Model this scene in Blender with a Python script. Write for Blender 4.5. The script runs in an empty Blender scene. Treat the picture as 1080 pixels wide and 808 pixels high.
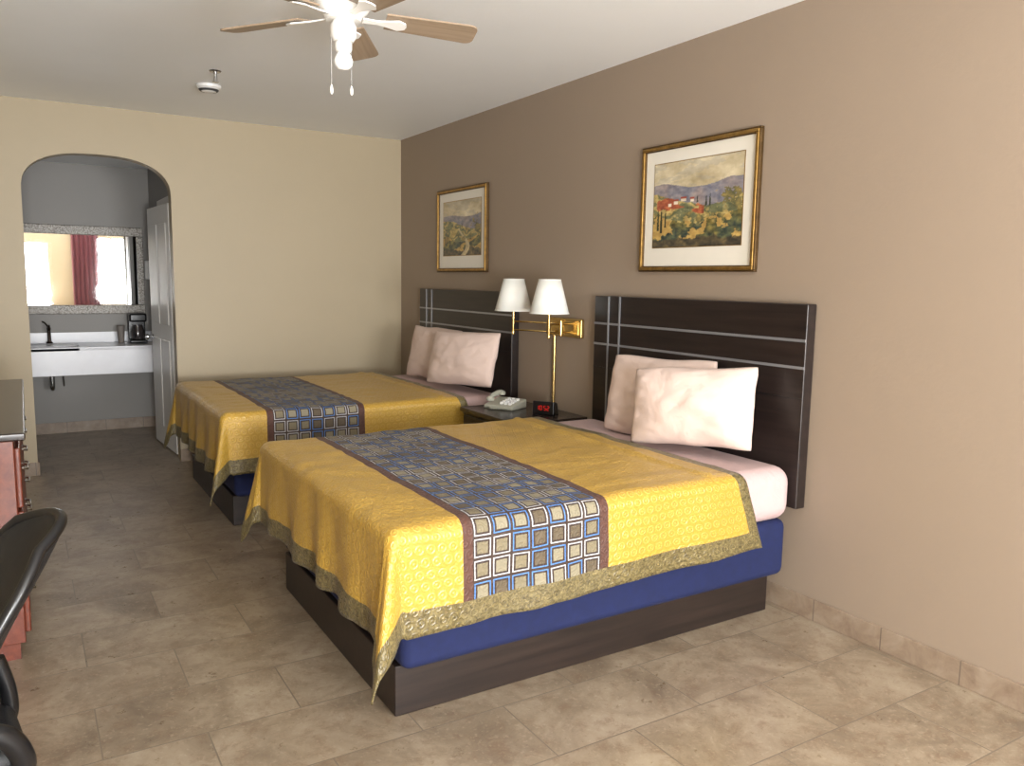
import bpy, bmesh, math, random
import numpy as np
from mathutils import Vector, Matrix, noise
random.seed(3)
scene=bpy.context.scene
try:
    scene.view_settings.view_transform='Standard'
    scene.view_settings.look='None'
except Exception as e: print(e)

# ------------------------------------------------------------------ helpers
def lin(c):
    return tuple(((x/255)/12.92 if x/255<=0.04045 else ((x/255+0.055)/1.055)**2.4) for x in c)+(1.0,)

class V:
    """tiny node-expression helper"""
    def __init__(s,nt,sock): s.nt=nt; s.s=sock
    def _m(s,op,*o):
        n=s.nt.nodes.new('ShaderNodeMath'); n.operation=op
        s.nt.links.new(s.s,n.inputs[0])
        for i,x in enumerate(o):
            if isinstance(x,V): s.nt.links.new(x.s,n.inputs[i+1])
            else: n.inputs[i+1].default_value=x
        return V(s.nt,n.outputs[0])
    def __add__(s,o): return s._m('ADD',o)
    def __sub__(s,o): return s._m('SUBTRACT',o)
    def __mul__(s,o): return s._m('MULTIPLY',o)
    def __truediv__(s,o): return s._m('DIVIDE',o)
    def gt(s,o): return s._m('GREATER_THAN',o)
    def lt(s,o): return s._m('LESS_THAN',o)
    def max(s,o): return s._m('MAXIMUM',o)
    def min(s,o): return s._m('MINIMUM',o)
    def abs(s): return s._m('ABSOLUTE')
    def fr(s): return s._m('FRACT')
    def fl(s): return s._m('FLOOR')
    def pow(s,o): return s._m('POWER',o)
    def sin(s): return s._m('SINE')
    def clamp01(s):
        r=s._m('ADD',0.0); r.s.node.use_clamp=True; return r

def new_mat(name):
    m=bpy.data.materials.new(name); m.use_nodes=True
    nt=m.node_tree; b=nt.nodes['Principled BSDF']
    return m,nt,b
def mixc(nt,f,a,b):
    n=nt.nodes.new('ShaderNodeMix'); n.data_type='RGBA'
    if isinstance(f,V): nt.links.new(f.s,n.inputs[0])
    elif hasattr(f,'node'): nt.links.new(f,n.inputs[0])
    else: n.inputs[0].default_value=f
    for i,x in ((6,a),(7,b)):
        if isinstance(x,tuple): n.inputs[i].default_value=x
        else: nt.links.new(x,n.inputs[i])
    return n.outputs[2]
def coords(nt,kind='Object'):
    return nt.nodes.new('ShaderNodeTexCoord').outputs[kind]
def noise_n(nt,vec,scale,detail=4,rough=.55,dist=0):
    n=nt.nodes.new('ShaderNodeTexNoise'); n.inputs['Scale'].default_value=scale
    n.inputs['Detail'].default_value=detail; n.inputs['Roughness'].default_value=rough
    n.inputs['Distortion'].default_value=dist
    nt.links.new(vec,n.inputs['Vector']); return n.outputs['Fac']
def ramp(nt,fac,stops):
    n=nt.nodes.new('ShaderNodeValToRGB'); el=n.color_ramp.elements
    while len(el)<len(stops): el.new(.5)
    for e,(p,c) in zip(el,stops): e.position=p; e.color=c
    nt.links.new(fac,n.inputs[0]); return n.outputs[0]
def mapping(nt,vec,scale=(1,1,1),rot=(0,0,0),loc=(0,0,0)):
    n=nt.nodes.new('ShaderNodeMapping'); n.inputs['Scale'].default_value=scale
    n.inputs['Rotation'].default_value=rot; n.inputs['Location'].default_value=loc
    nt.links.new(vec,n.inputs['Vector']); return n.outputs[0]
def bump(nt,b,h,strength=.2,dist=.01):
    n=nt.nodes.new('ShaderNodeBump'); n.inputs['Strength'].default_value=strength
    n.inputs['Distance'].default_value=dist
    nt.links.new(h.s if isinstance(h,V) else h,n.inputs['Height']); nt.links.new(n.outputs[0],b.inputs['Normal'])
def simple(name,c,rough=.5,metal=0,var=.08,scale=12,bmp=0.05,spec=.5,coat=0):
    m,nt,b=new_mat(name); co=coords(nt)
    n=noise_n(nt,co,scale)
    c1=lin(c); c2=tuple(x*(1-var) for x in c1[:3])+(1,); c3=tuple(min(1,x*(1+var)) for x in c1[:3])+(1,)
    nt.links.new(ramp(nt,n,[(.3,c2),(.7,c3)]),b.inputs['Base Color'])
    b.inputs['Roughness'].default_value=rough; b.inputs['Metallic'].default_value=metal
    b.inputs['Specular IOR Level'].default_value=spec
    b.inputs['Coat Weight'].default_value=coat
    if bmp: bump(nt,b,noise_n(nt,co,scale*12),bmp,.003)
    return m

# ------------------------------------------------------------------ geometry helpers
def link(ob): scene.collection.objects.link(ob); return ob
def empty(name,loc=(0,0,0),rot=(0,0,0)):
    e=bpy.data.objects.new(name,None); link(e); e.location=loc; e.rotation_euler=rot; e.empty_display_size=.1; return e
def mesh(name,verts,faces,mat=None,parent=None,smooth=False,loc=None,rot=None):
    me=bpy.data.meshes.new(name); me.from_pydata([tuple(v) for v in verts],[],faces); me.update()
    ob=bpy.data.objects.new(name,me); link(ob)
    if mat: me.materials.append(mat)
    if smooth: me.polygons.foreach_set('use_smooth',[True]*len(me.polygons))
    if parent: ob.parent=parent
    if loc is not None: ob.location=loc
    if rot is not None: ob.rotation_euler=rot
    return ob
def box(name,x0,x1,y0,y1,z0,z1,mat,parent=None,bev=0,seg=2):
    cx,cy,cz=(x0+x1)/2,(y0+y1)/2,(z0+z1)/2; a,b,c=(x1-x0)/2,(y1-y0)/2,(z1-z0)/2
    vs=[(i*a,j*b,k*c) for i in(-1,1) for j in(-1,1) for k in(-1,1)]
    fs=[(0,1,3,2),(4,6,7,5),(0,4,5,1),(2,3,7,6),(0,2,6,4),(1,5,7,3)]
    ob=mesh(name,vs,fs,mat,parent); ob.location=(cx,cy,cz)
    if bev:
        m=ob.modifiers.new('b','BEVEL'); m.width=bev; m.segments=seg; m.limit_method='ANGLE'
        ob.data.polygons.foreach_set('use_smooth',[True]*6)
        w=ob.modifiers.new('w','WEIGHTED_NORMAL')
    return ob
def lathe(name,prof,mat,parent=None,loc=(0,0,0),rot=(0,0,0),n=32,smooth=True):
    vs=[];fs=[]
    for r,z in prof:
        for i in range(n):
            a=2*math.pi*i/n; vs.append((r*math.cos(a),r*math.sin(a),z))
    for k in range(len(prof)-1):
        for i in range(n):
            j=(i+1)%n; fs.append((k*n+i,k*n+j,(k+1)*n+j,(k+1)*n+i))
    if prof[0][0]>1e-5: fs.append(tuple(range(n))[::-1])
    if prof[-1][0]>1e-5: fs.append(tuple((len(prof)-1)*n+i for i in range(n)))
    ob=mesh(name,vs,fs,mat,parent,smooth); ob.location=loc; ob.rotation_euler=rot
    m=ob.modifiers.new('e','EDGE_SPLIT'); m.split_angle=math.radians(40)
    return ob
def tube(name,pts,r,mat,parent=None,cyclic=False,bez=False):
    cu=bpy.data.curves.new(name,'CURVE'); cu.dimensions='3D'; cu.bevel_depth=r; cu.bevel_resolution=4; cu.use_fill_caps=True
    sp=cu.splines.new('NURBS' if bez else 'POLY'); sp.points.add(len(pts)-1)
    for p,q in zip(sp.points,pts): p.co=(*q,1)
    if bez: sp.use_endpoint_u=True; sp.order_u=3; sp.resolution_u=8
    sp.use_cyclic_u=cyclic
    ob=bpy.data.objects.new(name,cu); link(ob); cu.materials.append(mat)
    dg=bpy.context.evaluated_depsgraph_get(); dg.update()
    me=bpy.data.meshes.new_from_object(ob.evaluated_get(dg)); bpy.data.objects.remove(ob)
    me.polygons.foreach_set('use_smooth',[True]*len(me.polygons))
    o2=bpy.data.objects.new(name,me); link(o2)
    if parent: o2.parent=parent
    return o2
def smoothstep(a,b,x):
    t=min(1,max(0,(x-a)/(b-a))); return t*t*(3-2*t)

# ------------------------------------------------------------------ dimensions
XL,XR=-.66,2.967; YN,YB=-2.4,6.803; HC=2.721
AY1=8.56; AXL,AXR=-.5,1.10   # alcove
# ------------------------------------------------------------------ materials
def wall_mat(name,c,c2=None):
    m,nt,b=new_mat(name); co=coords(nt,'Object')
    n=noise_n(nt,co,1.2,3)
    nt.links.new(ramp(nt,n,[(.3,lin(c)),(.7,lin(c2 or tuple(x*1.02 for x in c)))]),b.inputs['Base Color'])
    b.inputs['Roughness'].default_value=.48; b.inputs['Specular IOR Level'].default_value=.38
    bump(nt,b,noise_n(nt,co,60,5),.18,.004); return m
M_taupe=wall_mat('wall_taupe',(149,133,117))
M_tan=wall_mat('wall_tan',(176,162,136))
M_ceil=wall_mat('ceiling_white',(246,248,249))
M_alc=wall_mat('alcove_grey',(142,139,135))

def tile_mat():
    m,nt,b=new_mat('floor_tile'); co=coords(nt,'Object')
    br=nt.nodes.new('ShaderNodeTexBrick'); br.offset=.5; br.offset_frequency=2
    nt.links.new(mapping(nt,co,loc=(.17+(XL+XR)/2,.135+(YN+AY1)/2,0)),br.inputs['Vector'])
    br.inputs['Scale'].default_value=1; br.inputs['Brick Width'].default_value=.62; br.inputs['Row Height'].default_value=.345
    br.inputs['Mortar Size'].default_value=.003; br.inputs['Mortar Smooth'].default_value=.3
    br.inputs['Color1'].default_value=(0,0,0,1); br.inputs['Color2'].default_value=(1,1,1,1); br.inputs['Bias'].default_value=0
    add=nt.nodes.new('ShaderNodeVectorMath'); add.operation='MULTIPLY_ADD'
    nt.links.new(br.outputs['Color'],add.inputs[0]); add.inputs[1].default_value=(3,5,7); nt.links.new(co,add.inputs[2])
    vec=add.outputs[0]
    n1=noise_n(nt,vec,3.2,7,.7,.5); n2=noise_n(nt,vec,15,7,.8,.2); n3=noise_n(nt,vec,60,3,.6)
    c=ramp(nt,n1,[(.32,lin((116,102,86))),(.45,lin((138,123,104))),(.56,lin((156,141,121))),(.72,lin((171,158,139)))])
    c=mixc(nt,(V(nt,n2)-.50)._m('MULTIPLY',8.0).clamp01()*.55,c,lin((116,92,72)))
    c=mixc(nt,(V(nt,n3)-.56)._m('MULTIPLY',6.0).clamp01()*.45,c,lin((184,171,151)))
    tv=V(nt,br.outputs['Color'])
    c=mixc(nt,tv*.14,c,lin((128,111,93)))
    c=mixc(nt,V(nt,br.outputs['Fac'])*.7,c,lin((106,96,84)))
    nt.links.new(c,b.inputs['Base Color'])
    r=V(nt,n2)*.2+.2
    nt.links.new(r.s,b.inputs['Roughness']); b.inputs['Specular IOR Level'].default_value=.55
    h=(V(nt,br.outputs['Fac'])*-1.0)+V(nt,n2)*.25
    bump(nt,b,h,.25,.003); return m
M_floor=tile_mat()
def base_tile():
    m,nt,b=new_mat('baseboard_tile'); co=coords(nt,'Object')
    n1=noise_n(nt,co,9,6,.65,.5)
    c=ramp(nt,n1,[(.3,lin((122,103,88))),(.5,lin((143,125,107))),(.7,lin((158,142,125)))])
    sx=nt.nodes.new('ShaderNodeSeparateXYZ'); nt.links.new(co,sx.inputs[0])
    s=(V(nt,sx.outputs[0])+V(nt,sx.outputs[1]))/.33
    j=(s.fr()-.5).abs().gt(.493)
    c=mixc(nt,j,c,lin((104,92,82)))
    nt.links.new(c,b.inputs['Base Color']); b.inputs['Roughness'].default_value=.4; return m
M_base=base_tile()
def wood(name,c1,c2,rough=.35,axis='y',scale=1):
    m,nt,b=new_mat(name); co=coords(nt,'Object')
    sc={'x':(1.2,22,22),'y':(22,1.2,22),'z':(22,22,1.2)}[axis]
    n=noise_n(nt,mapping(nt,co,scale=tuple(s*scale for s in sc)),1.6,5,.6,.4)
    nt.links.new(ramp(nt,n,[(.3,lin(c1)),(.7,lin(c2))]),b.inputs['Base Color'])
    b.inputs['Roughness'].default_value=rough; bump(nt,b,n,.08,.002); return m
M_esp=wood('espresso_wood',(25,19,18),(43,33,30),.34,'y')
M_basew=wood('bed_base_wood',(28,21,18),(46,35,30),.4,'x')
M_mah=wood('mahogany',(92,42,30),(120,62,44),.3,'y')
M_dtop=wood('dark_top',(34,28,26),(54,46,42),.25,'y')
M_bladew=wood('fan_blade_wood',(136,118,98),(170,150,128),.45,'x')
M_silver=simple('silver_inlay',(160,162,168),.35,.6,.03)
M_brass=simple('brass',(196,168,110),.25,1,.04,bmp=0)
M_gold=simple('gold_frame',(165,130,72),.35,.85,.25,30,.3)
M_goldd=simple('dark_gold',(92,70,40),.4,.6,.25,30,.3)
M_mat=simple('mat_board',(228,223,211),.8,0,.01)
M_navy=simple('navy_boxspring',(14,26,70),.85,0,.12,30,.2)
M_white=simple('white_paint',(240,239,236),.35,0,.02,bmp=.02)
M_whiteplastic=simple('white_plastic',(235,235,234),.35,0,.02,bmp=0)
M_black=simple('black_plastic',(20,20,22),.3,0,.1,bmp=.05)
M_blackm=simple('black_mesh_fabric',(24,25,28),.5,0,.2,60,.3)
M_steel=simple('brushed_steel',(190,190,190),.25,1,.03,bmp=0)
M_bronze=simple('oil_bronze',(50,40,34),.35,.8,.1,bmp=0)
M_phone=simple('phone_beige',(172,172,158),.45,0,.03,bmp=0)
M_dkgrey=simple('dark_grey',(60,60,62),.5,0,.05,bmp=0)
M_ceramic=simple('vanity_white',(228,229,234),.25,0,.02,bmp=0)
M_mirror,nt,b=new_mat('mirror_glass'); b.inputs['Metallic'].default_value=1; b.inputs['Roughness'].default_value=.02; b.inputs['Base Color'].default_value=(.9,.9,.9,1)
def emit(name,c,s):
    m,nt,b=new_mat(name); b.inputs['Base Color'].default_value=lin(c); b.inputs['Emission Color'].default_value=lin(c); b.inputs['Emission Strength'].default_value=s; return m
M_red=emit('red_led',(210,30,20),.4)
def cloth(name,c,rough=.85,wr=.25,scale=9,sheen=.2):
    m,nt,b=new_mat(name); co=coords(nt)
    c1=lin(c); n=noise_n(nt,co,5,3)
    nt.links.new(ramp(nt,n,[(.3,tuple(x*.94 for x in c1[:3])+(1,)),(.7,c1)]),b.inputs['Base Color'])
    b.inputs['Roughness'].default_value=rough; b.inputs['Sheen Weight'].default_value=sheen
    h=V(nt,noise_n(nt,co,scale,5,.6,1.2))+V(nt,noise_n(nt,co,600,1))*.04
    bump(nt,b,h,wr,.03); return m
M_pillow=cloth('pillow_cotton',(222,199,188),.85,.24,8,.08)
M_sheet=cloth('sheet_cotton',(196,169,167),.85,.3,7,.05)
M_curtain=cloth('burgundy_curtain',(96,34,44),.8,.3,10)
def shade_mat():
    m,nt,b=new_mat('lamp_shade_fabric'); co=coords(nt)
    b.inputs['Base Color'].default_value=lin((246,243,236)); b.inputs['Roughness'].default_value=.8
    b.inputs['Subsurface Weight'].default_value=.1
    bump(nt,b,noise_n(nt,co,200,2),.1,.001); return m
M_shade=shade_mat()

# bed blanket -----------------------------------------------------------
XF=.98; XEND=2.52; DF=.42; DN=.385; HALF=.755; ZT=.715
RU0=.215; RQ=.0757
def blanket_mat():
    m,nt,b=new_mat('gold_bedspread'); 
    uv=nt.nodes.new('ShaderNodeUVMap').outputs[0]
    sp=nt.nodes.new('ShaderNodeSeparateXYZ'); nt.links.new(uv,sp.inputs[0])
    u=V(nt,sp.outputs[0]); v=V(nt,sp.outputs[1])
    p=.040
    uu=u/p; vv=v/p*1.0
    row=vv.fl(); off=(row*.5).fr()
    a=((uu+off).fr()-.5); c=(vv.fr()-.5)
    d=(a*a+c*c).pow(.5)
    ring=(((d-.33).abs())*-9.0+1.0).clamp01()
    dot=((d*-7.0)+1.0).clamp01()
    patt=ring.max(dot)
    fine=V(nt,noise_n(nt,uv,160,2))
    gold=mixc(nt,patt,lin((180,142,54)),lin((203,168,84)))
    gold=mixc(nt,V(nt,noise_n(nt,uv,6,3))*.5,gold,lin((188,151,62)))
    bn=noise_n(nt,uv,60,4,.7,1.5)
    bcol=ramp(nt,bn,[(.38,lin((78,68,42))),(.5,lin((106,94,60))),(.64,lin((132,118,78)))])
    bm=u.lt(-DF+.085).max(v.abs().gt(HALF+DN-.085)).max(u.gt(XEND-XF-.06))
    q=RQ; s0=RU0+.037
    ru=(u-s0)/q; rv=(v+.013)/q
    e=((ru.fr()-.5).abs()).max((rv.fr()-.5).abs())
    comb=nt.nodes.new('ShaderNodeCombineXYZ'); nt.links.new(ru.fl().s,comb.inputs[0]); nt.links.new(rv.fl().s,comb.inputs[1])
    wn=nt.nodes.new('ShaderNodeTexWhiteNoise'); wn.noise_dimensions='2D'; nt.links.new(comb.outputs[0],wn.inputs['Vector'])
    rnd=V(nt,wn.outputs['Value'])
    sep=nt.nodes.new('ShaderNodeSeparateColor'); nt.links.new(wn.outputs['Color'],sep.inputs[0])
    rnd2=V(nt,sep.outputs[1])
    ringc=mixc(nt,rnd.gt(.5),lin((182,182,184)),lin((78,124,186)))
    fill=ramp(nt,rnd2.s,[(0,lin((120,110,86))),(.34,lin((90,78,60))),(.67,lin((134,126,104))),(1,lin((88,98,106)))])
    fill.node.color_ramp.interpolation='CONSTANT'
    rc=mixc(nt,e.lt(.435),lin((58,42,34)),ringc)
    rc=mixc(nt,e.lt(.375),rc,lin((54,40,33)))
    rc=mixc(nt,e.lt(.28),rc,fill)
    ins=u.gt(s0)*u.lt(s0+q*7)
    rc=mixc(nt,ins,lin((82,52,42)),rc)
    rm=u.gt(RU0)*u.lt(s0+q*7+.037)
    col=mixc(nt,bm,gold,bcol)
    col=mixc(nt,rm*((bm*-1.0)+1.0),col,rc)
    nt.links.new(col,b.inputs['Base Color'])
    rough=(rm*.3)+(patt*-.1)+.36
    nt.links.new(rough.s,b.inputs['Roughness']); b.inputs['Sheen Weight'].default_value=.05
    h=patt*.35+V(nt,noise_n(nt,uv,9,4,.6,1.5))*1.5+fine*.1
    bump(nt,b,h,.42,.013); return m
M_spread=blanket_mat()

# ------------------------------------------------------------------ room shell
def plane_box(name,*a,mat): return box(name,*a,mat)
plane_box('floor',XL-.1,XR+.1,YN-.1,AY1+.1,-.1,0,mat=M_floor)
plane_box('ceiling',XL-.1,XR+.1,YN-.1,YB+.05,HC,HC+.1,mat=M_ceil)
plane_box('wall_right',XR,XR+.1,YN-.1,YB+.2,0,HC,mat=M_taupe)
plane_box('wall_left',XL-.1,XL,YN-.1,YB+.2,0,HC,mat=M_tan)
TB=.13
def arch_wall():
    x0,x1=.04,1.035; zs=2.10; zt=2.375
    pts=[]; n=28
    cx=(x0+x1)/2; a=(x1-x0)/2; hh=zt-zs
    for i in range(n+1):
        t=math.pi-math.pi*i/n
        c,s=math.cos(t),math.sin(t)
        pts.append((cx+a*math.copysign(abs(c)**.78,c), zs+hh*abs(s)**.85))
    outline=[(x0,0)]+pts+[(x1,0)]
    vs=[];fs=[]
    N=len(outline)
    outer=[(XL,0)]+[(XL+(XR-XL)*i/n,HC) for i in range(n+1)]+[(XR,0)]
    for y in (YB,YB+TB):
        for (x,z) in outline: vs.append((x,y,z))
        for (x,z) in outer: vs.append((x,y,z))
    M=2*N
    for i in range(N-1):
        fs.append((i,i+1,N+i+1,N+i)); fs.append((M+i+1,M+i,M+N+i,M+N+i+1))
        fs.append((i+1,i,M+i,M+i+1))
    return mesh('wall_back',vs,fs,M_tan)
arch_wall()
plane_box('wall_alcove_back',AXL-.1,XR+.1,AY1,AY1+.1,0,2.55,mat=M_alc)
plane_box('wall_alcove_left',AXL-.1,AXL,YB+TB,AY1,0,2.55,mat=M_alc)
plane_box('ceiling_alcove',AXL-.1,XR+.1,YB+TB,AY1,2.5,2.6,mat=M_ceil)
DY0,DY1=7.02,7.84
plane_box('wall_alcove_right',AXR,AXR+.1,DY1+.0,AY1,0,2.5,mat=M_alc)
plane_box('wall_alcove_right_header',AXR,AXR+.1,YB+TB,DY1,2.09,2.5,mat=M_alc)
plane_box('wall_alcove_right_stub',AXR,AXR+.1,YB+TB,DY0,0,2.09,mat=M_alc)
plane_box('wall_bathroom_side',XR,XR+.1,YB+TB,AY1,0,2.55,mat=M_alc)
WX0,WX1,WZ0,WZ1=1.4,2.65,.85,2.25
GX0,GX1,GZ1=-.45,.5,2.1  # invented rear doorway opening, added to hold a second light
plane_box('wall_rear_a',XL,GX0,YN-.12,YN,0,HC,mat=M_tan)
plane_box('wall_rear_b',GX0,GX1,YN-.12,YN,GZ1,HC,mat=M_tan)
plane_box('wall_rear_c',GX1,WX0,YN-.12,YN,0,HC,mat=M_tan)
plane_box('wall_rear_d',WX0,WX1,YN-.12,YN,0,WZ0,mat=M_tan)
plane_box('wall_rear_e',WX0,WX1,YN-.12,YN,WZ1,HC,mat=M_tan)
plane_box('wall_rear_f',WX1,XR,YN-.12,YN,0,HC,mat=M_tan)
w=empty('window_1')
for i in range(5):
    x=WX0+(WX1-WX0)*i/4; box('mullion_v%d'%i,x-.016,x+.016,YN-.05,YN-.02,WZ0,WZ1,M_white,w)
for i in range(5):
    z=WZ0+(WZ1-WZ0)*i/4; box('mullion_h%d'%i,WX0,WX1,YN-.05,YN-.02,z-.016,z+.016,M_white,w)
def curtain(x0,x1,par,name):
    vs=[];fs=[];n=60;m=14
    for j in range(m+1):
        z=.7+(2.35-.7)*j/m
        for i in range(n+1):
            t=i/n; vs.append((x0+(x1-x0)*t,YN+.09+.03*math.sin(t*math.pi*2*6+.4*math.sin(z*2)),z))
    for j in range(m):
        for i in range(n):
            a=j*(n+1)+i; fs.append((a,a+1,a+n+2,a+n+1))
    mesh(name,vs,fs,M_curtain,par,True)
cu=empty('window_curtains'); curtain(.95,1.46,cu,'curtain_panel_a'); curtain(2.60,2.9,cu,'curtain_panel_b')
tube('curtain_rod',[(.85,YN+.09,2.37),(2.92,YN+.09,2.37)],.014,M_bronze,cu)
tube('rod_bracket_a',[(.9,YN+.09,2.37),(.9,YN,2.37)],.01,M_bronze,cu)
BH=.10
box('baseboard_right',XR-.012,XR,YN,YB,0,BH,M_base,bev=.003)
box('baseboard_back',1.035,XR-.012,YB-.012,YB,0,BH,M_base,bev=.003)
box('baseboard_back_left',XL,.04,YB-.012,YB,0,BH,M_base,bev=.003)
box('baseboard_jamb',.04,.052,YB-.012,YB+TB,0,BH,M_base,bev=.003)
box('baseboard_left',XL,XL+.012,YN,YB-.012,0,BH,M_base)
box('baseboard_alcove',AXL,AXR,AY1-.012,AY1,0,BH,M_base)

# ------------------------------------------------------------------ beds
def drape_xy(e,R=.045):
    if e<=0: return 0,0
    if e<R*math.pi/2:
        a=e/R; return R*math.sin(a),R*(1-math.cos(a))
    return R,R+(e-R*math.pi/2)
def make_bed(name,cy,seed,half_base=.665):
    P=empty(name)
    box('platform_base',1.02,2.87,cy-half_base+.02,cy+half_base+.02,0,.185,M_basew,P,.006)
    box('box_spring',1.02,2.90,cy-.715,cy+.715,.186,.45,M_navy,P,.04,4)
    box('mattress',1.01,2.90,cy-.74,cy+.74,.45,.695,M_sheet,P,.075,6)
    y0,y1=cy-.75,cy+.765; X0=XR-.065
    box('headboard_panel',X0,XR-.004,y0,y1,.50,1.415,M_esp,P,.006)
    for z in (1.255,1.135):
        box('inlay_h',X0-.003,X0+.004,y0+.002,y1-.002,z-.006,z+.006,M_silver,P)
    for yy in (y1-.135,y1-.235):
        box('inlay_v',X0-.0035,X0+.004,yy-.006,yy+.006,.52,1.413,M_silver,P)
    box('headboard_groove',X0-.002,X0+.003,y0+.002,y1-.002,.995,1.0,M_black,P)
    du=.016
    us=np.arange(-DF,XEND-XF+1e-6,du); vs_=np.arange(-HALF-DN,HALF+DN+1e-6,du)
    verts=[];uvs=[]
    def nz(x,y,z,s): return noise.noise(Vector((x*s+seed*7.3,y*s+seed*3.1,z*s)))
    for v in vs_:
        for u in us:
            a=max(0,-u); sgn=-1 if v<0 else 1; b=max(0,abs(v)-HALF)
            yc=cy+sgn*HALF
            if a>0 and b>0:
                r=math.hypot(a,b)*.98; ph=math.atan2(b,a)
                o,dz=drape_xy(r)
                k=math.sin(2*ph)
                bul=(.25*k**2)*max(0,r-.04)+.06*math.sin(ph*8)*dz*k
                rr=max(0,dz*math.sqrt(max(0.01,1-.25*.25*k**4)))
                x=XF-math.cos(ph)*(o+bul+.03*dz); y=yc+sgn*math.sin(ph)*(o+bul*.8+.03*dz); z=ZT-rr
            elif a>0:
                o,dz=drape_xy(a)
                wv=(.016*math.sin(v*2*math.pi/.33+seed+2*nz(v,0,4,1.5))+.030*nz(v,0,0,2.3)+.014*nz(v,dz,0,7))*dz/.4
                x=XF-o-.03*dz+wv*min(1,(HALF-abs(v))/.15); y=cy+v; z=ZT-dz
            elif b>0:
                o,dz=drape_xy(b)
                wv=(.009*math.sin(u*2*math.pi/.38+seed*2)+.022*nz(u,5,0,2.0)+.012*nz(u,dz,3,7))*dz/.4
                wv*=min(1,u/.15)
                x=XF+u; y=yc+sgn*(o+.03*dz-wv); z=ZT-dz
                x+=.13*dz/.4*smoothstep(.9,1.54,u)
                z+=0.035*smoothstep(.3,1.54,u)*dz/.4
            else:
                x=XF+u; y=cy+v; z=ZT
            z+=.006*nz(u,v,0,3.0)+.004*nz(u,v,1,9)+.002*(1-3*abs(nz(u*.6,v*1.6,2,5)))
            if a==0 and b==0: z+=.006*math.cos(v/HALF*1.3)
            if a==0: z+=.012*math.exp(-((u-(XEND-XF-.16))/.02)**2)*(1 if b==0 else 0)
            verts.append((x,y,z)); uvs.append((u,v))
    nu=len(us); nv=len(vs_); faces=[]
    for j in range(nv-1):
        for i in range(nu-1):
            k=j*nu+i; faces.append((k,k+1,k+nu+1,k+nu))
    ob=mesh('bedspread',verts,faces,M_spread,P,True)
    uvl=ob.data.uv_layers.new(name='UVMap')
    for lp in ob.data.loops: uvl.data[lp.index].uv=uvs[lp.vertex_index]
    s=ob.modifiers.new('s','SOLIDIFY'); s.thickness=.006; s.offset=-1
    return P
def pillow(P,name,c,w,h,th,yaw,lean,seed,roll=0):
    n=48; verts=[];faces=[]
    def f(u,v,side):
        au,av=abs(u),abs(v)
        pin=.035
        x=u*w/2*(1-pin*(1-v*v)*(au**2)-.025*av**6*au) ; y=v*h/2*(1-pin*(1-u*u)*(av**2)-.035*au**6*av)
        t=max(0,(1-au**2.4))**.6*max(0,(1-av**2.4))**.6
        z=side*th/2*t
        g=lambda s,k: noise.noise(Vector((u*s+seed,v*s,side*k)))
        cr=(1-abs(g(2.4,5))*4); cr=max(0,cr)
        z+=side*(.012*g(2.0,1)+.005*g(4.5,3)-.003*cr)*min(1,t*2.2)
        y+=.014*noise.noise(Vector((u*1.5,seed,v))); x+=.010*noise.noise(Vector((seed,v*1.8,u)))
        return (x,y,z)
    idx={}
    for side in (1,-1):
        for j in range(n+1):
            for i in range(n+1):
                u=-1+2*i/n; v=-1+2*j/n
                edge=i in(0,n) or j in(0,n)
                if side==-1 and edge: idx[(side,i,j)]=idx[(1,i,j)]; continue
                idx[(side,i,j)]=len(verts); verts.append(f(u,v,side))
        for j in range(n):
            for i in range(n):
                q=[idx[(side,i,j)],idx[(side,i+1,j)],idx[(side,i+1,j+1)],idx[(side,i,j+1)]]
                faces.append(tuple(q if side==1 else q[::-1]))
    ob=mesh(name,verts,faces,M_pillow,P,True)
    B=Matrix(((0,0,-1),(-1,0,0),(0,1,0))).to_4x4()   # width-> -Y, height-> Z, front-> -X
    R=Matrix.Rotation(yaw,4,'Z')@Matrix.Rotation(lean,4,'Y')@B@Matrix.Rotation(roll,4,'Z')
    ob.matrix_local=Matrix.Translation(c)@R
    return ob
rd=math.radians
B1=make_bed('bed',3.045,1)
pillow(B1,'pillow_back',(2.765,3.08,.91),.66,.42,.17,rd(10),rd(12),1.3,rd(1))
pillow(B1,'pillow_front',(2.665,2.73,.922),.62,.38,.20,rd(21),rd(15),5.1,rd(4))
B2=make_bed('bed.001',5.50,2)
pillow(B2,'pillow_back',(2.76,5.70,.915),.64,.42,.17,rd(10),rd(13),2.3)
pillow(B2,'pillow_front',(2.69,5.08,.935),.69,.40,.19,rd(15),rd(15),8.1,rd(2))

# ------------------------------------------------------------------ nightstand, phone, clock
NS=empty('nightstand'); nx0,nx1,ny0,ny1,nzt=2.42,2.94,3.90,4.60,.67
box('top',nx0,nx1,ny0,ny1,nzt-.03,nzt,M_dtop,NS,.005)
box('body',nx0+.02,nx1,ny0+.02,ny1-.02,.06,nzt-.031,M_esp,NS,.004)
box('plinth',nx0+.04,nx1,ny0+.04,ny1-.04,0,.06,M_esp,NS)
for k,(z0,z1) in enumerate(((.10,.35),(.37,.62))):
    box('drawer_%d'%k,nx0+.005,nx0+.025,ny0+.04,ny1-.04,z0,z1,M_esp,NS,.004)
    tube('pull_%d'%k,[(nx0,4.15,(z0+z1)/2),(nx0-.02,4.16,(z0+z1)/2),(nx0-.02,4.30,(z0+z1)/2),(nx0,4.31,(z0+z1)/2)],.005,M_steel,NS)
PH=empty('telephone',(2.66,4.42,nzt),(0,0,math.radians(25)))
vs=[(-.09,-.11,0),(.09,-.11,0),(.09,.11,0),(-.09,.11,0),(-.09,-.11,.025),(.09,-.11,.06),(.09,.11,.06),(-.09,.11,.025)]
fs=[(0,3,2,1),(4,5,6,7),(0,1,5,4),(1,2,6,5),(2,3,7,6),(3,0,4,7)]
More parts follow.
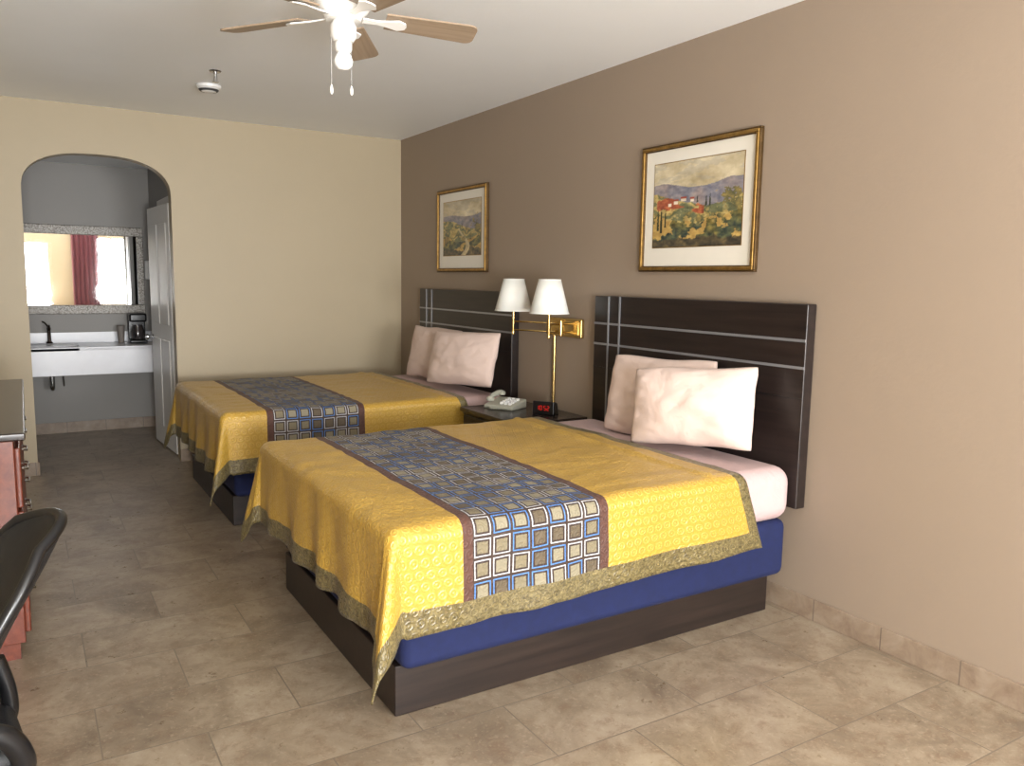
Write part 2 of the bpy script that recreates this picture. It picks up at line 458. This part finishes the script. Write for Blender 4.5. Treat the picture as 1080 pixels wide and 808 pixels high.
o=mesh('phone_base',vs,fs,M_phone,PH,True); m=o.modifiers.new('b','BEVEL'); m.width=.01; m.segments=3; o.modifiers.new('w','WEIGHTED_NORMAL')
tube('handset',[(-.06,.075,.062),(-.04,.08,.078),(0,.08,.085),(.05,.08,.095),(.075,.078,.088)],.016,M_phone,PH,bez=True)
lathe('earpiece',[(0.001,-.012),(.024,-.012),(.027,0),(.02,.012),(.001,.014)],M_phone,PH,(.07,.078,.085),n=20)
lathe('mouthpiece',[(0.001,-.012),(.024,-.012),(.027,0),(.02,.012),(.001,.014)],M_phone,PH,(-.06,.078,.062),n=20)
for i in range(3):
    for j in range(4):
        xx=-.05+j*.03; box('key_%d%d'%(i,j),xx-.009,xx+.009,-.07+i*.032-.010,-.07+i*.032+.010,.03+.0,.048+(xx+.09)*.19-.008,M_whiteplastic,PH,.002)
tube('coiled_cord',[(-.10-.03*math.sin(k*.12),.06-.004*k+.008*math.cos(k*1.6),.012+.006*math.sin(k*1.6)) for k in range(36)],.0025,M_phone,PH)
CK=empty('alarm_clock',(2.76,4.10,nzt),(0,0,math.radians(30)))
vs=[(-.04,-.075,0),(.04,-.075,0),(.04,.075,0),(-.04,.075,0),(-.032,-.075,.085),(.03,-.07,.075),(.03,.07,.075),(-.032,.075,.085)]
o=mesh('clock_body',vs,fs,M_black,CK,True); m=o.modifiers.new('b','BEVEL'); m.width=.008; m.segments=3; o.modifiers.new('w','WEIGHTED_NORMAL')
def seg7(par,x,y0,z0,digit,w=.014,h=.026,t=.0028):
    S={'1':'bc','0':'abcdef','2':'abged','5':'afgcd','3':'abgcd','8':'abcdefg'}[digit]
    pos={'a':(0,h/2,1),'d':(0,-h/2,1),'g':(0,0,1),'b':(-w/2,h/4,0),'c':(-w/2,-h/4,0),'f':(w/2,h/4,0),'e':(w/2,-h/4,0)}
    for s in S:
        dy,dz,hz=pos[s]
        if hz: box('seg_'+s,x-.001,x+.001,y0+dy-w/2+t/2,y0+dy+w/2-t/2,z0+dz-t/2,z0+dz+t/2,M_red,par)
        else: box('seg_'+s,x-.001,x+.001,y0+dy-t/2,y0+dy+t/2,z0+dz-h/4+t/2,z0+dz+h/4-t/2,M_red,par)
for k,dg in enumerate('1052'): seg7(CK,-.0385,.036-k*.022-(.006 if k>1 else 0),.044,dg)

# ------------------------------------------------------------------ wall lamp
WL=empty('wall_lamp')
box('backplate',XR-.03,XR-.001,3.99,4.33,1.145,1.265,M_brass,WL,.008,3)
box('backplate_lip',XR-.036,XR-.03,4.01,4.31,1.165,1.245,M_brass,WL,.002)
tube('cord_cover',[(XR-.018,4.29,1.15),(XR-.018,4.29,.68)],.011,M_brass,WL)
def arm(y0,cx,cy_,k):
    for dz in (.02,-.035):
        tube('arm_%d'%k,[(XR-.03,y0,1.21+dz),(XR-.09,y0,1.21+dz),(cx,cy_,1.21+dz)],.006,M_brass,WL)
    lathe('joint_%d'%k,[(.001,-.05),(.012,-.05),(.012,.04),(.001,.04)],M_brass,WL,(XR-.09,y0,1.21),n=16)
    lathe('stem_%d'%k,[(.001,-.07),(.009,-.065),(.011,-.05),(.008,-.04),(.008,.09),(.017,.10),(.017,.15),(.001,.15)],M_brass,WL,(cx,cy_,1.21),n=18)
    s=lathe('shade_%d'%k,[(.122,0),(.068,.205)],M_shade,WL,(cx,cy_,1.30),n=48)
    bm=bmesh.new(); bm.from_mesh(s.data); bmesh.ops.delete(bm,geom=[f for f in bm.faces if len(f.verts)>4],context='FACES_ONLY'); bm.to_mesh(s.data); bm.free()
    so=s.modifiers.new('s','SOLIDIFY'); so.thickness=.002
    for r,z in ((.122,1.30),(.068,1.505)):
        tube('shade_rim_%d'%k,[(cx+r*math.cos(i*math.pi/16),cy_+r*math.sin(i*math.pi/16),z) for i in range(32)],.0025,M_shade,WL,cyclic=True)
    lathe('bulb_%d'%k,[(.001,.22),(.02,.215),(.03,.19),(.028,.17),(.014,.14),(.014,.12),(.001,.12)][::-1],M_whiteplastic,WL,(cx,cy_,1.21),n=16)
arm(4.12,2.76,4.08,1)
arm(4.26,2.76,4.50,2)

# ------------------------------------------------------------------ pictures
def fbm(x,y,seed,oct=5):
    r=0;a=1;s=1
    for k in range(oct):
        r+=a*noise.noise(Vector((x*s+seed,y*s+seed*1.7,seed))); a*=.55; s*=2.1
    return r
def paint_color(u,v,seed):
    n1=fbm(u*4,v*5,seed); n2=fbm(u*14,v*18,seed+4,3); n3=fbm(u*3,v*9,seed+9)
    def C(*c): return np.array(c,float)
    green=seed>5
    sky=C(200,186,154)*(1)+C(30,32,34)*n1+C(8,8,10)*n2
    if n3>.12: sky=sky*.8+C(140,142,150)*.2
    hor=.72+.03*math.sin(u*7+seed)+.03*n1*.5
    hill2=.60+.09*math.sin(u*4.2+1+seed)+.02*n2
    if v>hor: c=sky
    elif v>hill2-.04: c=C(134,130,138)+C(30,26,20)*n2+C(20,10,0)*n1
    else:
        c=C(150,140,92)+C(36,30,26)*n2+C(28,6,-18)*n1
        b=math.sin((v*9+u*3.0+n1*2.2)*3.2)
        if b>.4: c=C(108,112,82)+C(30,30,20)*n2
        elif b<-.5: c=C(186,164,104)+C(30,30,20)*n2
        d=abs(v-(.46-.12*(u-.4)+.03*math.sin(u*9)))
        if d<.03+.08*n1 and .04<u<.60 and not green: c=C(162,86,60)+C(50,40,20)*n2
        if v<.32+.05*math.sin(u*6+2)+.05*n1: 
            c=C(92,92,62)+C(60,50,20)*n2+C(40,20,-10)*n1
            if math.sin((u*1.6-v*3)*7+n1*4)>.3: c=C(182,150,86)+C(30,30,20)*n2
            if v<.12+.08*n1: c=C(80,72,56)+C(50,40,20)*n2
        if green:
            pw=.015+.10*max(0,.5-v)
            if abs(u-(.55+.12*math.sin(v*9)))<pw and v<.5: c=C(196,180,140)+C(30,30,20)*n2
    if not green:
        for (hx,hy,w,h) in ((.27,.50,.05,.04),(.36,.53,.06,.035),(.20,.48,.04,.035),(.46,.52,.04,.03)):
            if abs(u-hx)<w/2 and 0<v-hy<h: c=C(222,210,190)+C(30,30,30)*n2
            if abs(u-hx)<w/2+.006 and h<=v-hy<h+.02: c=C(160,74,58)
    for (tx,ty,h,w) in ((.06,.20,.26,.014),(.10,.17,.30,.016),(.15,.24,.20,.012),(.62,.46,.12,.010),(.66,.45,.14,.010),(.52,.50,.09,.009)):
        t=(v-ty)/h
        if 0<t<1 and abs(u-tx)<w*(1-t)**.5*(1+.4*n2): c=C(56,60,46)+C(20,20,10)*n2
    for (tx,ty,r) in ((.88,.56,.07),(.93,.45,.06),(.74,.33,.05),(.42,.36,.035),(.56,.30,.04)):
        if math.hypot(u-tx,(v-ty)*.9)<r*(1+1.6*n2): c=C(102,98,66)+C(70,50,20)*n2
    return np.clip(c,15,250)
def paint_mat():
    m,nt,b=new_mat('landscape_painting'); a=nt.nodes.new('ShaderNodeAttribute'); a.attribute_name='paint'
    nt.links.new(a.outputs['Color'],b.inputs['Base Color']); b.inputs['Roughness'].default_value=.35; b.inputs['Coat Weight'].default_value=.3; return m
M_paint=paint_mat()
def picture(name,y0,y1,z0,z1,seed):
    P=empty(name); X=XR
    def frame_strip(nm,off,w,d,mat):
        a0,a1,b0,b1=y0+off,y1-off,z0+off,z1-off
        box(nm+'_t',X-d,X-.001,a0,a1,b1-w,b1,mat,P,.003); box(nm+'_b',X-d,X-.001,a0,a1,b0,b0+w,mat,P,.003)
        box(nm+'_l',X-d,X-.001,a0,a0+w,b0+w,b1-w,mat,P,.003); box(nm+'_r',X-d,X-.001,a1-w,a1,b0+w,b1-w,mat,P,.003)
    frame_strip('outer',0,.009,.024,M_goldd); frame_strip('mid',.009,.017,.030,M_gold); frame_strip('lip',.026,.005,.020,M_goldd)
    box('mat_board',X-.012,X-.002,y0+.02,y1-.02,z0+.02,z1-.02,M_mat,P)
    my=.10; mzb=.13; mzt=.10
    a0,a1,b0,b1=y0+my,y1-my,z0+mzb,z1-mzt
    box('mat_bevel',X-.0135,X-.0115,a0-.004,a1+.004,b0-.004,b1+.004,M_gold,P)
    nx,nz_=180,136; vs=[];fs=[];cols=[]
    for j in range(nz_+1):
        for i in range(nx+1):
            u=i/nx; v=j/nz_
            vs.append((X-.0142,a1+(a0-a1)*u,b0+(b1-b0)*v)); cols.append(lin(tuple(paint_color(u,v,seed))))
    for j in range(nz_):
        for i in range(nx):
            a=j*(nx+1)+i; fs.append((a,a+nx+1,a+nx+2,a+1))
    o=mesh('painting',vs,fs,M_paint,P)
    at=o.data.color_attributes.new('paint','FLOAT_COLOR','POINT')
    at.data.foreach_set('color',np.array(cols,dtype=np.float32).ravel())
picture('framed_painting',2.645,3.475,1.555,2.222,1.0)
picture('framed_painting.001',5.195,6.02,1.555,2.205,6.5)

# ------------------------------------------------------------------ ceiling fan
FX,FY,FZ=1.02,2.84,2.425
FN=empty('ceiling_fan',(FX,FY,0))
lathe('canopy',[(.001,HC),(.07,HC-.001),(.068,HC-.03),(.03,HC-.07),(.015,HC-.075),(.001,HC-.075)][::-1],M_white,FN)
lathe('downrod',[(.012,FZ+.1),(.012,HC-.05)],M_white,FN,n=16)
lathe('motor_housing',[(.001,FZ-.03),(.06,FZ-.03),(.07,FZ-.01),(.085,FZ),(.10,FZ+.025),(.105,FZ+.06),(.09,FZ+.095),(.05,FZ+.12),(.02,FZ+.13),(.001,FZ+.13)],M_white,FN,n=48)
lathe('switch_housing',[(.001,FZ-.10),(.035,FZ-.10),(.045,FZ-.085),(.046,FZ-.05),(.036,FZ-.03),(.001,FZ-.03)],M_white,FN)
lathe('light_socket',[(.001,FZ-.135),(.026,FZ-.135),(.03,FZ-.125),(.03,FZ-.105),(.02,FZ-.095),(.001,FZ-.095)],M_white,FN)
M_bulb=emit('bulb_glow',(250,250,248),.2)
lathe('bulb',[(.001,FZ-.195),(.018,FZ-.192),(.030,FZ-.180),(.033,FZ-.165),(.026,FZ-.146),(.018,FZ-.135),(.001,FZ-.132)],M_bulb,FN)
for k in range(5):
    ang=math.radians(60+71.5*k)
    H=empty('blade_arm_%d'%k,(0,0,FZ)); H.parent=FN
    H.rotation_euler=(Matrix.Rotation(ang,4,'Z')@Matrix.Rotation(math.radians(2.5),4,'Y')).to_euler()
    L0,L1,wd0,wd1=.15,.48,.05,.062
    vs=[]
    out=[(L0,-wd0),(L1-.03,-wd1)]+[(L1-.03+.03*math.sin(t*math.pi/2/5),-wd1+.03*(1-math.cos(t*math.pi/2/5))) for t in range(1,6)]
    out=out+[(x,-y) for x,y in out[::-1]]
    N=len(out); pt=math.radians(-12)
    for zz in (0,.006):
        for x,y in out: vs.append((x,y*math.cos(pt)-zz*math.sin(pt),-.012+y*math.sin(pt)+zz))
    fs=[tuple(range(N))[::-1],tuple(range(N,2*N))]+[(i,(i+1)%N,N+(i+1)%N,N+i) for i in range(N)]
    mesh('blade',vs,fs,M_bladew,H)
    vs=[];oo=[(.07,-.014),(.12,-.010),(.16,-.020),(.195,-.032),(.22,-.018),(.225,0)]
    oo=oo+[(x,-y) for x,y in oo[-2::-1]]
    N=len(oo)
    for zz in (-.006,-.001):
        for x,y in oo: vs.append((x,y,-.014+zz+y*math.sin(pt)))
    fs=[tuple(range(N))[::-1],tuple(range(N,2*N))]+[(i,(i+1)%N,N+(i+1)%N,N+i) for i in range(N)]
    mesh('bracket',vs,fs,M_white,H)
for dx,dy,zb in ((-.045,.0,2.14),(.036,.02,2.15)):
    tube('pull_chain',[(dx,dy,FZ-.09),(dx,dy,zb+.03)],.0018,M_steel,FN)
    lathe('chain_fob',[(.001,0),(.005,.004),(.006,.02),(.003,.032),(.001,.034)],M_white,FN,(dx,dy,zb),n=12)
SD=empty('smoke_detector',(1.11,5.63,0))
lathe('body',[(.001,HC-.045),(.03,HC-.045),(.052,HC-.038),(.066,HC-.022),(.075,HC-.018),(.078,HC-.002),(.001,HC-.001)],M_whiteplastic,SD)
lathe('vent_ring',[(.053,HC-.040),(.060,HC-.034),(.062,HC-.028)],M_dkgrey,SD)
SP=empty('fire_sprinkler',(1.07,5.22,0))
lathe('escutcheon',[(.001,HC-.008),(.03,HC-.008),(.036,HC-.001),(.001,HC)],M_steel,SP)
lathe('stem',[(.001,HC-.06),(.012,HC-.06),(.009,HC-.03),(.012,HC-.008),(.001,HC-.007)],M_steel,SP,n=12)
lathe('deflector',[(.001,HC-.068),(.02,HC-.067),(.02,HC-.063),(.001,HC-.062)],M_steel,SP,n=16)

# ------------------------------------------------------------------ dresser
DR=empty('dresser'); dx0,dx1,dy0,dy1,dz=-.64,-.035,3.5,5.28,.90
box('top',dx0,dx1+.02,dy0-.015,dy1+.015,dz-.03,dz,M_dtop,DR,.006)
box('carcass',dx0+.01,dx1-.02,dy0,dy1,.07,dz-.031,M_mah,DR,.004)
box('plinth',dx0+.02,dx1-.04,dy0+.02,dy1-.02,0,.07,M_mah,DR)
for c in range(2):
    for r in range(3):
        y0=dy0+.03+c*.875; z0=.10+r*.25
        box('drawer_%d%d'%(c,r),dx1-.022,dx1,y0,y0+.845,z0,z0+.235,M_mah,DR,.006)
        for q in (.22,.62):
            tube('handle',[(dx1,y0+q-.045,z0+.12),(dx1+.02,y0+q-.04,z0+.115),(dx1+.02,y0+q+.04,z0+.115),(dx1,y0+q+.045,z0+.12)],.005,M_steel,DR)

# ------------------------------------------------------------------ office chair
CH=empty('office_chair',(-.235,2.12,0),(0,0,math.radians(8)))
def shell(name,rows,mat,parent,thick=.02):
    nu=len(rows[0]); vs=[p for r in rows for p in r]; fs=[]
    for j in range(len(rows)-1):
        for i in range(nu-1):
            a=j*nu+i; fs.append((a,a+1,a+nu+1,a+nu))
    o=mesh(name,vs,fs,mat,parent,True)
    s=o.modifiers.new('s','SOLIDIFY'); s.thickness=thick; s.offset=0
    b=o.modifiers.new('b','SUBSURF'); b.levels=1; b.render_levels=2
    return o
rows=[]
for j in range(13):
    t=j/12; z=.52+.40*t
    xb=.09+.20*t**1.3
    hw=.21*(1-.30*abs(2*t-1)**4)
    row=[]
    for i in range(17):
        s=-1+2*i/16
        row.append((xb-.07*s*s, hw*s, z-.035*s*s*t))
    rows.append(row)
shell('backrest',rows,M_blackm,CH,.022)
tube('backrest_rim',[(r[0][0],r[0][1],r[0][2]) for r in rows]+[p for p in rows[-1][1:]]+[(r[-1][0],r[-1][1],r[-1][2]) for r in rows[-2::-1]]+[p for p in rows[0][-2:0:-1]],.013,M_black,CH,cyclic=True)
box('seat',-.25,.17,-.23,.23,.42,.49,M_blackm,CH,.03,4)
tube('back_bracket',[(.0,0,.41),(.15,0,.41),(.17,0,.5),(.14,0,.6)],.018,M_black,CH,bez=True)
for s in (-1,1):
    # loop arm: pad sweeping down at the rear into the seat frame
    tube('loop_arm_%d'%s,[(-.12,.265*s,.44),(-.15,.275*s,.54),(-.05,.275*s,.57),(.04,.275*s,.57),(.12,.27*s,.55),(.155,.26*s,.48),(.15,.24*s,.42),(.08,.20*s,.42)],.024,M_black,CH,bez=True)
    tube('arm_stay_%d'%s,[(-.12,.265*s,.44),(-.10,.20*s,.42)],.02,M_black,CH)
lathe('gas_lift',[(.03,.08),(.03,.25),(.018,.25),(.018,.42)],M_black,CH,n=20)
for k in range(5):
    a=2*math.pi*k/5+.3
    tube('base_leg_%d'%k,[(0,0,.11),(.24*math.cos(a),.24*math.sin(a),.075)],.018,M_black,CH)
    lathe('caster_%d'%k,[(.001,-.018),(.024,-.018),(.027,0),(.024,.018),(.001,.018)],M_black,CH,(.25*math.cos(a),.25*math.sin(a),.028),(math.pi/2,0,a),n=18)

# ------------------------------------------------------------------ alcove: vanity, mirror, door, etc.
VN=empty('vanity_counter'); vy=8.02; e1=.001
box('counter_front',AXL+e1,AXR-e1,vy,vy+.03,.60,.845,M_ceramic,VN,.004)
box('counter_top_left',AXL+e1,-.02,vy,AY1-e1,.815,.85,M_ceramic,VN,.004)
box('counter_top_right',.42,AXR-e1,vy,AY1-e1,.815,.85,M_ceramic,VN,.004)
box('counter_top_front',-.02,.42,vy,vy+.10,.815,.85,M_ceramic,VN,.004)
box('counter_top_back',-.02,.42,8.43,AY1-e1,.815,.85,M_ceramic,VN,.004)
box('backsplash',AXL+e1,AXR-e1,AY1-.022,AY1-e1,.85,.95,M_ceramic,VN,.003)
box('support_panel',AXL+e1,AXL+.03,vy+.05,AY1-.02,0.0,.815,M_ceramic,VN,.003)
prof=[(.001,.72),(.08,.725),(.15,.75),(.19,.80),(.20,.85),(.225,.856),(.228,.85)]
s=lathe('sink_bowl',prof,M_ceramic,VN,(.2,8.27,0),n=40); s.scale=(1,.78,1)
tube('drain_pipe',[(.2,8.27,.72),(.2,8.27,.5),(.2,8.3,.45),(.2,8.38,.45),(.2,8.41,.5),(.2,8.53,.52)],.02,M_steel,VN,bez=True)
tube('supply_line',[(.3,8.54,.45),(.3,8.5,.5),(.28,8.45,.7)],.007,M_steel,VN,bez=True)
FC=empty('faucet',(.2,8.47,.8565))
lathe('base',[(.001,0),(.028,0),(.026,.01),(.016,.02),(.014,.12),(.018,.14),(.001,.15)],M_bronze,FC,n=18)
tube('spout',[(0,0,.12),(0,-.04,.165),(0,-.10,.16),(0,-.12,.12)],.011,M_bronze,FC,bez=True)
tube('lever',[(0,0,.145),(-.03,-.01,.19),(-.05,-.02,.20)],.007,M_bronze,FC)
CM=empty('coffee_maker',(.93,8.38,.852))
box('base',-.075,.075,-.10,.10,0,.03,M_black,CM,.01,3)
box('tower',-.075,.075,.03,.10,.03,.26,M_black,CM,.01,3)
box('head',-.075,.075,-.10,.10,.20,.28,M_black,CM,.018,3)
M_glass,nt_,b_=new_mat('carafe_glass'); b_.inputs['Base Color'].default_value=(.06,.05,.05,1); b_.inputs['Roughness'].default_value=.05; b_.inputs['Coat Weight'].default_value=1
lathe('carafe',[(.001,.033),(.05,.035),(.062,.07),(.058,.12),(.042,.155),(.045,.17),(.001,.17)],M_glass,CM,(0,-.03,0))
tube('carafe_handle',[(-.03,-.075,.155),(-.04,-.12,.14),(-.04,-.12,.08),(-.03,-.08,.06)],.007,M_black,CM,bez=True)
CP=empty('paper_cup',(.79,8.40,.852))
lathe('cup',[(.001,0),(.026,0),(.036,.16),(.038,.162),(.034,.16),(.001,.14)],simple('cup_paper',(120,112,106),.6),CP,n=24)
def mosaic():
    m,nt,b=new_mat('mosaic_frame'); co=coords(nt)
    v=nt.nodes.new('ShaderNodeTexVoronoi'); v.inputs['Scale'].default_value=90; nt.links.new(co,v.inputs['Vector'])
    c=ramp(nt,v.outputs['Distance'],[(.2,lin((195,192,186))),(.55,lin((150,144,136))),(.8,lin((110,104,98)))])
    nt.links.new(c,b.inputs['Base Color']); b.inputs['Metallic'].default_value=.1; b.inputs['Roughness'].default_value=.45
    bump(nt,b,v.outputs['Distance'],.35,.003); return m
M_mos=mosaic()
MR=empty('vanity_mirror'); mx0,mx1,mz0,mz1=-.35,1.03,1.12,1.94; fw=.085
box('glass',mx0+.05,mx1-.05,AY1-.018,AY1-.001,mz0+.05,mz1-.05,M_mirror,MR)
box('frame_top',mx0,mx1,AY1-.032,AY1-.001,mz1-fw,mz1,M_mos,MR,.008); box('frame_bottom',mx0,mx1,AY1-.032,AY1-.001,mz0,mz0+fw,M_mos,MR,.008)
box('frame_left',mx0,mx0+.06,AY1-.032,AY1-.001,mz0+fw,mz1-fw,M_mos,MR,.008); box('frame_right',mx1-.06,mx1,AY1-.032,AY1-.001,mz0+fw,mz1-fw,M_mos,MR,.008)
SDp=empty('hair_dryer_holder'); box('holder_body',1.035,1.085,AY1-.07,AY1-.001,1.45,1.63,M_whiteplastic,SDp,.012,3)
lathe('dryer_grip',[(.001,-.06),(.014,-.06),(.018,0),(.022,.05),(.001,.055)],M_whiteplastic,SDp,(1.06,AY1-.085,1.52),n=16)
D=empty('door_1')
for nm,(a,b2,c,d) in {'casing_near':(DY0-.07,DY0,0.001,2.15),'casing_far':(DY1,DY1+.07,0.001,2.15),'casing_top':(DY0,DY1,2.09,2.15)}.items():
    box(nm,AXR-.018,AXR-.001,a,b2,c,d,M_white,D,.004)
L=empty('door_leaf',(AXR-.022,DY0+.01,0),(0,0,rd(4.0))); L.parent=D
W_=DY1-DY0-.03
box('leaf',-.038,0,0,W_,.012,2.07,M_white,L,.003)
for (z0,z1) in ((.18,.95),(1.08,1.92)):
    for (ya,yb) in ((.10,W_/2-.04),(W_/2+.04,W_-.10)):
        box('panel',-.045,-.030,ya,yb,z0,z1,M_white,L,.008)
lathe('knob',[(.001,0),(.025,.002),(.012,.01),(.012,.03),(.027,.045),(.025,.06),(.001,.066)],M_steel,L,(-.04,W_-.07,.95),(0,-math.pi/2,0),n=20)

# ------------------------------------------------------------------ lights
def area(name,loc,rot,sx,sy,power,color):
    l=bpy.data.lights.new(name,'AREA'); l.shape='RECTANGLE'; l.size=sx; l.size_y=sy; l.energy=power; l.color=color
    o=bpy.data.objects.new(name,l); link(o); o.location=loc; o.rotation_euler=rot; return o
area('window_daylight',((WX0+WX1)/2,YN-.10,(WZ0+WZ1)/2),(rd(90),0,0),WX1-WX0,WZ1-WZ0,120,(.96,.98,1))
area('rear_fill_light',((GX0+GX1)/2,YN-.10,GZ1/2),(rd(90),0,0),GX1-GX0,GZ1,125,(.96,.98,1))  # fill lamp added in the invented doorway to even out the brightness
area('window_ceiling_fill',((WX0+WX1)/2,YN+.02,WZ0+.45),(rd(120),0,0),WX1-WX0,.8,165,(.99,.99,.98))  # upward-tilted lamp added inside the window to brighten the ceiling
area('rear_ceiling_fill',((GX0+GX1)/2,YN+.02,.9),(rd(118),0,0),GX1-GX0,.9,185,(.99,.99,.98))  # second added upward lamp, at the invented doorway, also lifting the ceiling
w=bpy.data.worlds.new('world'); scene.world=w; w.use_nodes=True
bg=w.node_tree.nodes['Background']; bg.inputs[0].default_value=(.85,.92,1,1); bg.inputs[1].default_value=1.0

# ------------------------------------------------------------------ camera
f,yaw,pitch,roll=843.2,math.radians(31.50),math.radians(7.35),math.radians(.88)
F=Vector((math.sin(yaw)*math.cos(pitch),math.cos(yaw)*math.cos(pitch),-math.sin(pitch)))
R=Vector((math.cos(yaw),-math.sin(yaw),0)); U=R.cross(F)
R2=R*math.cos(roll)+U*math.sin(roll); U2=U*math.cos(roll)-R*math.sin(roll)
c=bpy.data.cameras.new('camera'); co=bpy.data.objects.new('camera',c); link(co)
M=Matrix((( R2.x,U2.x,-F.x,0),(R2.y,U2.y,-F.y,0),(R2.z,U2.z,-F.z,1.5),(0,0,0,1)))
co.matrix_world=M
c.sensor_width=36; c.sensor_fit='HORIZONTAL'; c.lens=f/1080*36; c.clip_start=.05
scene.camera=co
